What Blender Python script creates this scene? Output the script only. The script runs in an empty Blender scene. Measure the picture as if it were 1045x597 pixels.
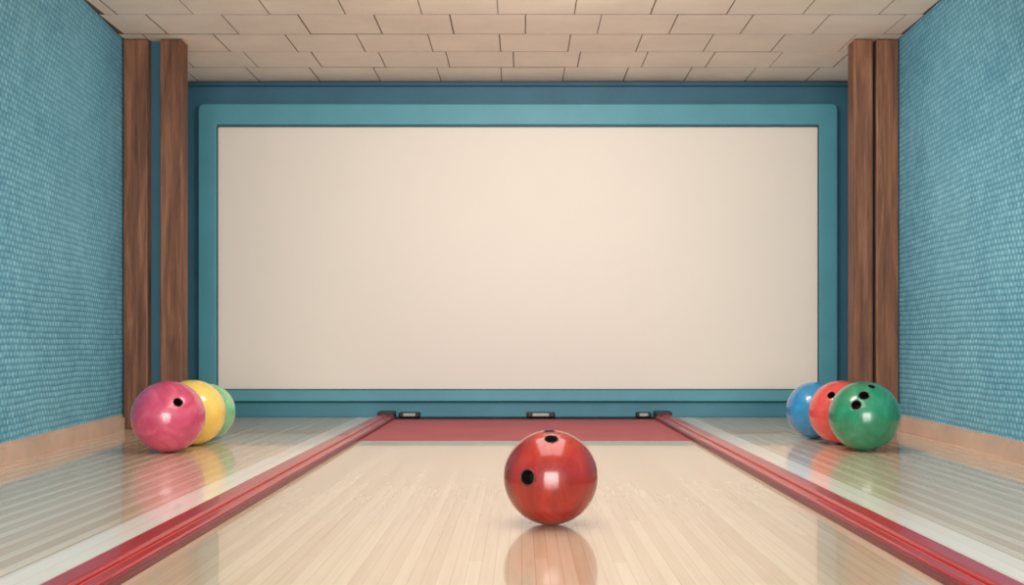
import bpy, bmesh, math, random
from mathutils import Vector, Matrix
random.seed(4)
scene = bpy.context.scene
scene.view_settings.view_transform = 'Standard'
scene.view_settings.look = 'None'

def s2l(c):
    c = c/255.0
    return c/12.92 if c <= 0.04045 else ((c+0.055)/1.055)**2.4
def C(r, g, b): return (s2l(r), s2l(g), s2l(b), 1)

class NT:
    def __init__(s, name):
        s.m = bpy.data.materials.new(name); s.m.use_nodes = True
        s.t = s.m.node_tree; s.b = s.t.nodes['Principled BSDF']
    def n(s, kind, **kw):
        x = s.t.nodes.new(kind)
        for k, v in kw.items():
            if k.startswith('i_'): x.inputs[k[2:].replace('_', ' ')].default_value = v
            else: setattr(x, k, v)
        return x
    def l(s, a, b): s.t.links.new(a, b)
    def math(s, op, a, b=None):
        x = s.n('ShaderNodeMath', operation=op)
        for i, v in enumerate((a, b)):
            if v is None: continue
            if isinstance(v, (int, float)): x.inputs[i].default_value = v
            else: s.l(v, x.inputs[i])
        return x.outputs[0]
    def mix(s, f, a, b, blend='MIX'):
        x = s.n('ShaderNodeMix', data_type='RGBA', blend_type=blend)
        for i, v in ((0, f), (6, a), (7, b)):
            if isinstance(v, (int, float, tuple)): x.inputs[i].default_value = v
            else: s.l(v, x.inputs[i])
        return x.outputs[2]
    def coord(s, scale=(1, 1, 1)):
        tc = s.n('ShaderNodeTexCoord'); mp = s.n('ShaderNodeMapping'); mp.inputs['Scale'].default_value = scale
        s.l(tc.outputs['Object'], mp.inputs[0]); return mp.outputs[0]
    def ramp(s, f, stops):
        x = s.n('ShaderNodeValToRGB'); e = x.color_ramp.elements
        while len(e) < len(stops): e.new(0.5)
        for i, (p, c) in enumerate(stops): e[i].position = p; e[i].color = c
        s.l(f, x.inputs[0]); return x.outputs[0]
    def noise(s, vec, scale, detail=3, rough=0.5, dist=0.0):
        x = s.n('ShaderNodeTexNoise'); x.inputs['Scale'].default_value = scale
        x.inputs['Detail'].default_value = detail; x.inputs['Roughness'].default_value = rough
        x.inputs['Distortion'].default_value = dist
        s.l(vec, x.inputs['Vector']); return x.outputs['Fac']
    def bump(s, h, strength=0.3, dist=0.01):
        x = s.n('ShaderNodeBump'); x.inputs['Strength'].default_value = strength; x.inputs['Distance'].default_value = dist
        s.l(h, x.inputs['Height']); s.l(x.outputs[0], s.b.inputs['Normal'])
    def rough(s, v): s.b.inputs['Roughness'].default_value = v; return s

def paint(name, col, rough=0.6, var=0.06, scale=4, coat=0.0):
    t = NT(name); v = t.coord()
    f = t.noise(v, scale, 5, 0.6)
    a = tuple(c*(1-var*2) for c in col[:3])+(1,); b = tuple(min(1, c*(1+var*2)) for c in col[:3])+(1,)
    t.l(t.ramp(f, [(0.3, a), (0.7, b)]), t.b.inputs['Base Color'])
    t.rough(rough); t.b.inputs['Coat Weight'].default_value = coat
    t.bump(t.noise(v, 90, 2), 0.05, 0.002)
    return t.m

def boards(name, width, dark, light, seam, rough=0.1, seamw=0.06, coat=0.6, stripe=None, sa=0.5):
    t = NT(name); v = t.coord()
    sp = t.n('ShaderNodeSeparateXYZ'); t.l(v, sp.inputs[0])
    u = t.math('DIVIDE', sp.outputs[0], width)
    idx = t.math('FLOOR', u); fr = t.math('FRACT', u)
    w1 = t.n('ShaderNodeTexWhiteNoise', noise_dimensions='1D'); t.l(idx, w1.inputs['W'])
    yo = t.math('ADD', t.math('DIVIDE', sp.outputs[1], 2.6), t.math('MULTIPLY', w1.outputs['Value'], 7.0))
    yi = t.math('FLOOR', yo)
    cm = t.n('ShaderNodeCombineXYZ'); t.l(idx, cm.inputs[0]); t.l(yi, cm.inputs[1])
    w2 = t.n('ShaderNodeTexWhiteNoise', noise_dimensions='3D'); t.l(cm.outputs[0], w2.inputs['Vector'])
    g = t.noise(t.coord((70, 2, 1)), 1.0, 5, 0.6)
    f = t.math('ADD', t.math('MULTIPLY', w2.outputs['Value'], 0.35), t.math('MULTIPLY', g, 0.65))
    col = t.ramp(f, [(0.15, dark), (0.75, light)])
    edge = t.math('LESS_THAN', fr, seamw)
    col = t.mix(t.math('MULTIPLY', edge, sa), col, seam)
    if stripe:
        alt = t.math('MODULO', t.math('ABSOLUTE', idx), 2.0)
        col = t.mix(t.math('MULTIPLY', alt, 0.5), col, stripe)
    t.l(col, t.b.inputs['Base Color']); t.rough(rough)
    t.b.inputs['Coat Weight'].default_value = coat; t.b.inputs['Coat Roughness'].default_value = 0.04
    t.bump(t.noise(t.coord((8, 1.2, 1)), 1.0, 2), 0.04, 0.01)
    return t.m

def wood_post(name):
    t = NT(name)
    g = t.noise(t.coord((22, 22, 1.6)), 1.0, 6, 0.65, 0.6)
    col = t.ramp(g, [(0.25, C(56, 32, 22)), (0.5, C(118, 74, 50)), (0.75, C(160, 110, 78))])
    t.l(col, t.b.inputs['Base Color']); t.rough(0.6); t.bump(g, 0.5, 0.01)
    return t.m

def tile_wall(name):
    t = NT(name); v = t.coord()
    sp = t.n('ShaderNodeSeparateXYZ'); t.l(v, sp.inputs[0])
    wob = t.noise(v, 2.0, 2)
    rowh, cw = 0.028, 0.038
    z = t.math('ADD', sp.outputs[2], t.math('MULTIPLY', wob, 0.03))
    r = t.math('DIVIDE', z, rowh); ri = t.math('FLOOR', r); rf = t.math('FRACT', r)
    off = t.math('MULTIPLY', t.math('MODULO', ri, 2.0), 0.5)
    c = t.math('ADD', t.math('DIVIDE', sp.outputs[1], cw), off)
    ci = t.math('FLOOR', c); cf = t.math('FRACT', c)
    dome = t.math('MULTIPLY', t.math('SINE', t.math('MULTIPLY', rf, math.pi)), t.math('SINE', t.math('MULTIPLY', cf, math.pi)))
    cm = t.n('ShaderNodeCombineXYZ'); t.l(ci, cm.inputs[0]); t.l(ri, cm.inputs[1])
    w = t.n('ShaderNodeTexWhiteNoise', noise_dimensions='3D'); t.l(cm.outputs[0], w.inputs['Vector'])
    big = t.noise(v, 1.3, 4, 0.6)
    f = t.math('ADD', t.math('MULTIPLY', w.outputs['Value'], 0.25), t.math('MULTIPLY', big, 0.75))
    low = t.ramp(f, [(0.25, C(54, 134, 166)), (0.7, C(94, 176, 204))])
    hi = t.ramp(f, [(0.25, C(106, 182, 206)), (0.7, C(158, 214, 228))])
    col = t.mix(t.ramp(dome, [(0.1, (0, 0, 0, 1)), (0.95, (1, 1, 1, 1))]), low, hi)  # cell crests tinted lighter: small highlights of the relief put into the colour
    t.l(col, t.b.inputs['Base Color']); t.rough(0.38)
    t.bump(dome, 0.6, 0.008)
    return t.m

def ball_mat(name, dark, mid, light, stretch=(1, 1, 1), sc=5.0):
    t = NT(name)
    v = t.coord(stretch)
    g = t.noise(v, sc*1.6, 7, 0.6, 1.0)
    col = t.ramp(g, [(0.25, dark), (0.5, mid), (0.78, light)])
    t.l(col, t.b.inputs['Base Color']); t.rough(0.22)
    t.b.inputs['Coat Weight'].default_value = 0.6; t.b.inputs['Coat Roughness'].default_value = 0.1
    t.bump(t.noise(v, 40, 3), 0.03, 0.003)
    return t.m

M = {}
M['lane'] = boards('maple_lane', 0.03, C(204, 172, 140), C(228, 203, 173), C(178, 142, 108), 0.24, 0.07, 0.8, None, 0.45)
M['side'] = boards('maple_side', 0.036, C(220, 188, 158), C(244, 218, 192), C(182, 144, 112), 0.22, 0.13, 0.6, C(202, 164, 130), 0.5)
M['sheen'] = boards('painted_sheen_board', 0.05, C(242, 222, 204), C(250, 238, 226), C(214, 188, 166), 0.2, 0.06, 0.35)  # white reflected sheen beside the rails, painted in as paler boards
M['red'] = paint('red_rail_enamel', C(178, 30, 40), 0.3, 0.05, 5, 0.4)
M['reddk'] = paint('dark_red_rail', C(118, 18, 28), 0.4, 0.08, 6, 0.2)
M['orange'] = paint('orange_pinstripe', C(224, 92, 74), 0.4, 0.05)
M['redzone'] = paint('red_pin_deck_paint', C(168, 60, 68), 0.55, 0.06, 3, 0.0)
M['teal'] = paint('teal_frame_paint', C(82, 150, 164), 0.5, 0.03)
M['tealdk'] = paint('dark_teal_wall_paint', C(52, 102, 122), 0.6, 0.04)
M['tealmid'] = paint('mid_teal_paint', C(66, 128, 144), 0.5, 0.04)
M['tealdeep'] = paint('dark_teal_groove', C(44, 84, 100), 0.6, 0.05)  # deepest teal, for the screen bead and top trim
M['screen'] = paint('cream_screen', C(231, 221, 209), 0.8, 0.006, 1.2)
M['ceil'] = paint('cream_ceiling_tile', C(246, 230, 214), 0.95, 0.035, 2.5)
M['ceil'].node_tree.nodes['Principled BSDF'].inputs['Specular IOR Level'].default_value = 0.1
M['gap'] = paint('ceiling_gap_dark', C(124, 100, 86), 0.95)
M['base'] = paint('pinkish_wood_baseboard', C(210, 180, 160), 0.5, 0.06, 5)
M['post'] = wood_post('brown_post_wood')
M['wall'] = tile_wall('teal_relief_tile')
M['sub'] = paint('subfloor', C(150, 125, 100), 0.7)
M['black'] = paint('black_rubber', C(22, 18, 20), 0.5)
M['white'] = paint('grey_plastic', C(178, 168, 162), 0.45)
M['hole'] = paint('hole_dark', C(22, 12, 12), 0.6)
M['grip'] = paint('finger_grip_rubber', C(70, 42, 38), 0.35)

def obj(name, bm, mats, smooth=False, parent=None, loc=(0, 0, 0), rot=(0, 0, 0)):
    me = bpy.data.meshes.new(name); bm.to_mesh(me); bm.free()
    for m in mats: me.materials.append(m)
    if smooth:
        for p in me.polygons: p.use_smooth = True
    o = bpy.data.objects.new(name, me); scene.collection.objects.link(o)
    o.location = loc; o.rotation_euler = rot
    if parent: o.parent = parent
    return o

def add_box(bm, x0, x1, y0, y1, z0, z1, mi=0, bev=0.0, seg=2, side=None):
    b2 = bmesh.new(); bmesh.ops.create_cube(b2, size=1)
    for v in b2.verts:
        v.co = Vector(((x0+x1)/2+v.co.x*(x1-x0), (y0+y1)/2+v.co.y*(y1-y0), (z0+z1)/2+v.co.z*(z1-z0)))
    if bev: bmesh.ops.bevel(b2, geom=b2.edges[:], offset=bev, segments=seg, affect='EDGES', profile=0.5)
    b2.normal_update()
    for f in b2.faces: f.material_index = side if (side is not None and abs(f.normal.z) < .5) else mi
    tmp = bpy.data.meshes.new('tmp'); b2.to_mesh(tmp); b2.free(); bm.from_mesh(tmp); bpy.data.meshes.remove(tmp)

def prism(bm, pts, z0, z1, mi=0):
    lo = [bm.verts.new((x, y, z0)) for x, y in pts]; hi = [bm.verts.new((x, y, z1)) for x, y in pts]
    fs = [bm.faces.new(hi), bm.faces.new(lo[::-1])]
    n = len(pts)
    for i in range(n):
        fs.append(bm.faces.new((lo[i], lo[(i+1) % n], hi[(i+1) % n], hi[i])))
    for f in fs: f.material_index = mi
    bmesh.ops.recalc_face_normals(bm, faces=bm.faces[:])

# ---------------- room ----------------
YB, YF, H = 7.3, -1.0, 2.27
def xl(y): return -(2.325+(y-6.3)*0.092)
def xr(y): return 2.20+(y-6.3)*0.047

bm = bmesh.new(); prism(bm, [(xl(YF)-.1, YF), (xr(YF)+.1, YF), (xr(YB)+.1, YB+.1), (xl(YB)-.1, YB+.1)], -0.12, -0.03)
obj('floor', bm, [M['sub']])
bm = bmesh.new(); prism(bm, [(xl(YF), YF), (xl(YB), YB), (xl(YB)-.1, YB), (xl(YF)-.1, YF)], -0.03, H)
obj('wall_left', bm, [M['wall']])
bm = bmesh.new(); prism(bm, [(xr(YF), YF), (xr(YB), YB), (xr(YB)+.1, YB), (xr(YF)+.1, YF)], -0.03, H)
obj('wall_right', bm, [M['wall']])
bm = bmesh.new(); add_box(bm, xl(YB)-.1, xr(YB)+.1, YB, YB+.1, -0.03, H)
obj('wall_back', bm, [M['tealdk']])

# ceiling : backing slab + individual slightly uneven tiles
bm = bmesh.new(); CF = 0.6
prism(bm, [(xl(CF)-.1, CF), (xr(CF)+.1, CF), (xr(YB)+.1, YB+.1), (xl(YB)-.1, YB+.1)], H+.006, H+.08, 1)
row = YB-0.003; k = 0
while row > CF+.35:
    d = 0.372; y1, y0 = row, row-d; row -= d; k += 1
    x = -0.1*(k % 2)-0.41*7 + random.uniform(-.06, .06)
    while x < 2.6:
        w = 0.41
        a, b = max(x, xl(y0)), min(x+w, xr(y0))
        if b-a > 0.03:
            j = random.uniform(-0.0012, 0.0012); g = 0.002+random.uniform(0, 0.002)
            add_box(bm, a+g, b-g, y0+g, y1-g*1.4, H+j, H+.014, 0, side=1)
        x += w
obj('ceiling', bm, [M['ceil'], M['gap']])

# baseboards
for side, fx, s in (('left', xl, 1), ('right', xr, -1)):
    bm = bmesh.new(); e = 6.22
    prism(bm, [(fx(YF), YF), (fx(YF)+s*.03, YF), (fx(e)+s*.03, e), (fx(e), e)], 0.0, 0.07)
    prism(bm, [(fx(YF), YF), (fx(YF)+s*.018, YF), (fx(e)+s*.018, e), (fx(e), e)], 0.07, 0.085)
    obj('baseboard_'+side, bm, [M['base']])

# lanes
LX0, LX1 = -0.83, 0.875      # inner faces of rails
RX0, RX1 = -0.945, 0.99      # outer faces of rails
bm = bmesh.new(); add_box(bm, LX0+.001, LX1-.001, YF, 5.5, -.03, 0, 0); add_box(bm, LX0+.001, LX1-.001, 5.5, 7.05, -.03, 0, 1)
add_box(bm, LX0+.001, LX1-.001, 7.05, YB, -.03, -0.004, 2)
obj('bowling_lane', bm, [M['lane'], M['redzone'], M['black']])
for nm, fx, ra, s in (('side_lane', xl, RX0-.001, -1), ('side_lane', xr, RX1+.001, 1)):
    bm = bmesh.new(); e = ra+s*0.16
    prism(bm, [(ra, YF), (e, YF), (e, YB), (ra, YB)], -.03, 0, 1)
    prism(bm, [(e, YF), (fx(YF)-s*.001, YF), (fx(YB)-s*.001, YB), (e, YB)], -.03, 0, 0)
    obj(nm, bm, [M['side'], M['sheen']])

# rails
for a, b, s in ((RX0, LX0, 1), (LX1, RX1, -1)):
    bm = bmesh.new()
    add_box(bm, a, b, YF, 7.1, -.02, 0.018, 1, 0.006)
    m = (a+b)/2
    if s == 1: o0, o1, i0, i1 = a+.006, m+.012, m+.018, b-.008
    else: o0, o1, i0, i1 = m-.012, b-.006, a+.008, m-.018
    add_box(bm, o0, o1, YF, 7.1, .01, 0.032, 0, 0.009, 4)
    add_box(bm, i0, i1, YF, 7.1, .01, 0.024, 0, 0.006, 3)
    add_box(bm, min(o1, i1)+.001, max(o0, i0)-.001, YF, 7.1, .01, 0.0215, 2)
    add_box(bm, a+.002, b-.002, 7.05, 7.17, 0.0, 0.05, 3, 0.01)
    obj('lane_divider_rail', bm, [M['red'], M['reddk'], M['orange'], M['black']])

# pit markers at lane end
for x, hw in ((-0.75, .07), (0.13, .095), (0.82, .05)):
    bm = bmesh.new(); add_box(bm, x-hw, x+hw, 7.215, 7.27, 0.0, .035, 1, .008)
    add_box(bm, x-hw*.6, x+hw*.6, 7.2, 7.23, .008, .03, 0, .006)
    obj('pit_sensor_block', bm, [M['white'], M['black']])

# ---------------- screen ----------------
def rrect(x0, x1, z0, z1, r, n=6):
    p = []
    for cx, cz, a0 in ((x1-r, z1-r, 0), (x0+r, z1-r, 90), (x0+r, z0+r, 180), (x1-r, z0+r, 270)):
        for i in range(n+1):
            a = math.radians(a0+90*i/n); p.append((cx+r*math.cos(a), cz+r*math.sin(a)))
    return p
def ring(bm, outer, inner, ya, yb, mi):
    n = len(outer); V = []
    for P, y in ((outer, yb), (outer, ya), (inner, ya), (inner, yb)):
        V.append([bm.verts.new((x, y, z)) for x, z in P])
    for k in range(3):
        for i in range(n):
            j = (i+1) % n
            f = bm.faces.new((V[k][i], V[k][j], V[k+1][j], V[k+1][i])); f.material_index = mi
scr = bpy.data.objects.new('projection_screen', None); scene.collection.objects.link(scr)
bm = bmesh.new()
ring(bm, rrect(-2.17, 2.124, .108, 2.106, .035), rrect(-2.05, 2.003, .182, 1.967, .012), YB-.06, YB, 0)
bmesh.ops.recalc_face_normals(bm, faces=bm.faces[:])
fr = obj('frame', bm, [M['teal']], parent=scr)
bv = fr.modifiers.new('b', 'BEVEL'); bv.width = .007; bv.segments = 3
bm = bmesh.new()
ring(bm, rrect(-2.055, 2.008, .178, 1.972, .012), rrect(-2.044, 1.997, .190, 1.955, .01), YB-.045, YB, 0)
bmesh.ops.recalc_face_normals(bm, faces=bm.faces[:])
obj('inner_bead', bm, [M['tealdeep']], parent=scr)
bm = bmesh.new(); add_box(bm, -2.046, 1.999, YB-.03, YB-.002, .188, 1.957)
obj('panel', bm, [M['screen']], parent=scr)
bm = bmesh.new(); add_box(bm, xl(YB)+.01, xr(YB)-.01, YB-.03, YB, 2.235, H-.01, 0, .004)
obj('trim_1', bm, [M['tealdeep']])
bm = bmesh.new(); add_box(bm, xl(YB)+.01, xr(YB)-.01, YB-.025, YB, 0.0, .1, 0, .004)
obj('trim_2', bm, [M['tealmid']])

# ---------------- posts ----------------
def post(x0, x1):
    bm = bmesh.new(); add_box(bm, x0, x1, 6.26, 6.38, 0, H-.006, 0, .008)
    obj('wood_post', bm, [M['post']])
for a, b in ((-2.314, -2.171), (-2.10, -1.972), (1.932, 2.042), (2.062, 2.192)): post(a, b)
bm = bmesh.new(); add_box(bm, -2.17, -2.101, 6.32, 6.36, 0, H-.006); obj('trim_3', bm, [M['tealdk']])
bm = bmesh.new(); add_box(bm, 2.043, 2.061, 6.32, 6.36, 0, H-.006); obj('trim_4', bm, [M['tealdk']])

# ---------------- balls ----------------
def ball(loc, R, mat, holes, pitch, yaw):
    bm = bmesh.new(); bmesh.ops.create_uvsphere(bm, u_segments=96, v_segments=64, radius=R)
    o = obj('bowling_ball', bm, [mat, M['hole'], M['grip']], True)
    bc = bmesh.new()
    for d, hr in holes:
        d = Vector(d).normalized(); q = d.to_track_quat('Z', 'Y').to_matrix().to_4x4()
        bmesh.ops.create_cone(bc, cap_ends=True, segments=40, radius1=hr, radius2=hr, depth=R*.7,
                              matrix=Matrix.Translation(d*R*0.95) @ q)
    c = obj('cut', bc, [M['hole']])
    md = o.modifiers.new('bool', 'BOOLEAN'); md.operation = 'DIFFERENCE'; md.object = c; md.solver = 'EXACT'
    dg = bpy.context.evaluated_depsgraph_get(); me = bpy.data.meshes.new_from_object(o.evaluated_get(dg))
    o.modifiers.clear(); o.data = me; bpy.data.objects.remove(c)
    while len(me.materials) < 3: me.materials.append(M['hole'])
    me.materials[0] = mat; me.materials[1] = M['hole']; me.materials[2] = M['grip']
    b = bmesh.new(); b.from_mesh(me)
    for f in b.faces:
        inn = f.calc_center_median().length < R*.985
        f.material_index = 1 if inn else 0; f.smooth = not inn
    for d, hr in holes:
        d = Vector(d).normalized(); q = d.to_track_quat('Z', 'Y').to_matrix().to_4x4()
        mt = Matrix.Translation(d*math.sqrt(R*R-hr*hr)) @ q
        n, m_ = 40, 8; tr = hr*.1; G = []
        for i in range(n):
            a = 2*math.pi*i/n
            G.append([b.verts.new(mt @ Vector(((hr*.96+tr*math.cos(t))*math.cos(a), (hr*.96+tr*math.cos(t))*math.sin(a), tr*math.sin(t)-tr*.5)))
                      for t in [2*math.pi*j/m_ for j in range(m_)]])
        for i in range(n):
            for j in range(m_):
                f = b.faces.new((G[i][j], G[(i+1) % n][j], G[(i+1) % n][(j+1) % m_], G[i][(j+1) % m_])); f.material_index = 2; f.smooth = True
    b.to_mesh(me); b.free(); me.name = 'bowling_ball'
    o.location = loc; o.rotation_euler = (math.radians(pitch), 0, math.radians(yaw))
    return o
mr = ball_mat('red_marbled_ball', C(112, 20, 14), C(164, 36, 26), C(190, 64, 48), (1, 1, .3), 7)
mp = ball_mat('pink_marbled_ball', C(166, 54, 92), C(204, 74, 108), C(226, 118, 130), (1, 1, 1), 4)
my = ball_mat('yellow_ball', C(234, 190, 84), C(244, 208, 100), C(246, 218, 122))
mg = ball_mat('pale_green_ball', C(112, 184, 132), C(134, 202, 146), C(164, 218, 156))
mG = ball_mat('green_marbled_ball', C(22, 104, 74), C(36, 132, 94), C(70, 160, 120), (1, 1, .6), 5)
mR = ball_mat('coral_ball', C(200, 62, 58), C(216, 78, 72), C(226, 104, 94))
mB = ball_mat('blue_ball', C(30, 112, 166), C(46, 134, 182), C(72, 154, 196))
ball((.081, 2.973, .1297), .1297, mr, [((-.52, -.85, .0), .022), ((-.01, -.60, .80), .0185), ((-.03, -.22, .975), .015)], -7, 1)
ball((-1.614, 4.93, .1637), .1637, mp, [((.25, -.89, .38), .021)], -4, 18)
ball((-1.608, 5.265, .160), .160, my, [((-.5, -.6, .6), .02)], -4, 17)
ball((-1.63, 5.585, .1447), .1447, mg, [((-.5, -.6, .6), .02)], -4, 16)
ball((1.591, 5.0, .161), .161, mG, [((-.01, -.81, .58), .024), ((-.22, -.92, .30), .023), ((.2, -.5, .84), .016)], -4, -17.6)
ball((1.581, 5.325, .157), .157, mR, [((-.3, -.78, .52), .02)], -4, -16.5)
ball((1.535, 5.635, .148), .148, mB, [((.5, -.6, .5), .02)], -4, -15)

# ---------------- lights ----------------
def area(name, loc, target, sx, sy, power, col):
    L = bpy.data.lights.new(name, 'AREA'); L.shape = 'RECTANGLE'; L.size = sx; L.size_y = sy; L.energy = power; L.color = col
    o = bpy.data.objects.new(name, L); scene.collection.objects.link(o); o.location = loc
    o.rotation_euler = (Vector(target)-Vector(loc)).to_track_quat('-Z', 'Y').to_euler(); return o
area('overhead_fill_light', (0.1, 3.0, 2.22), (0.1, 3.01, 0), 1.8, 2.4, 48, (1, .968, .925))  # unseen area lamp added under the ceiling for soft ambient light
area('screen_fill_light', (0.2, 4.6, 2.2), (0.2, 7.3, .5), .8, .35, 44, (1, .968, .93))  # unseen lamp added to brighten the middle of the screen
area('rear_fill_light', (0.1, -3.0, 1.1), (0.1, 7.3, 1.7), 3.6, 2.2, 280, (1, .968, .93))  # fill lamp added behind the camera to lift back wall and ceiling
w = bpy.data.worlds.new('World'); scene.world = w; w.use_nodes = True
w.node_tree.nodes['Background'].inputs[0].default_value = (1, .975, .95, 1)
w.node_tree.nodes['Background'].inputs[1].default_value = 0.8

# ---------------- camera ----------------
cd = bpy.data.cameras.new('camera'); co = bpy.data.objects.new('camera', cd); scene.collection.objects.link(co)
co.location = (0, 0, .5); co.rotation_euler = (math.radians(90), 0, 0)
cd.sensor_fit = 'HORIZONTAL'; cd.sensor_width = 36; cd.lens = 1100/1045*36
cd.shift_x = -9.5/1045; cd.shift_y = 51.5/1045; cd.clip_start = .02
cd.dof.use_dof = True; cd.dof.focus_distance = 3.3; cd.dof.aperture_fstop = 10
scene.camera = co
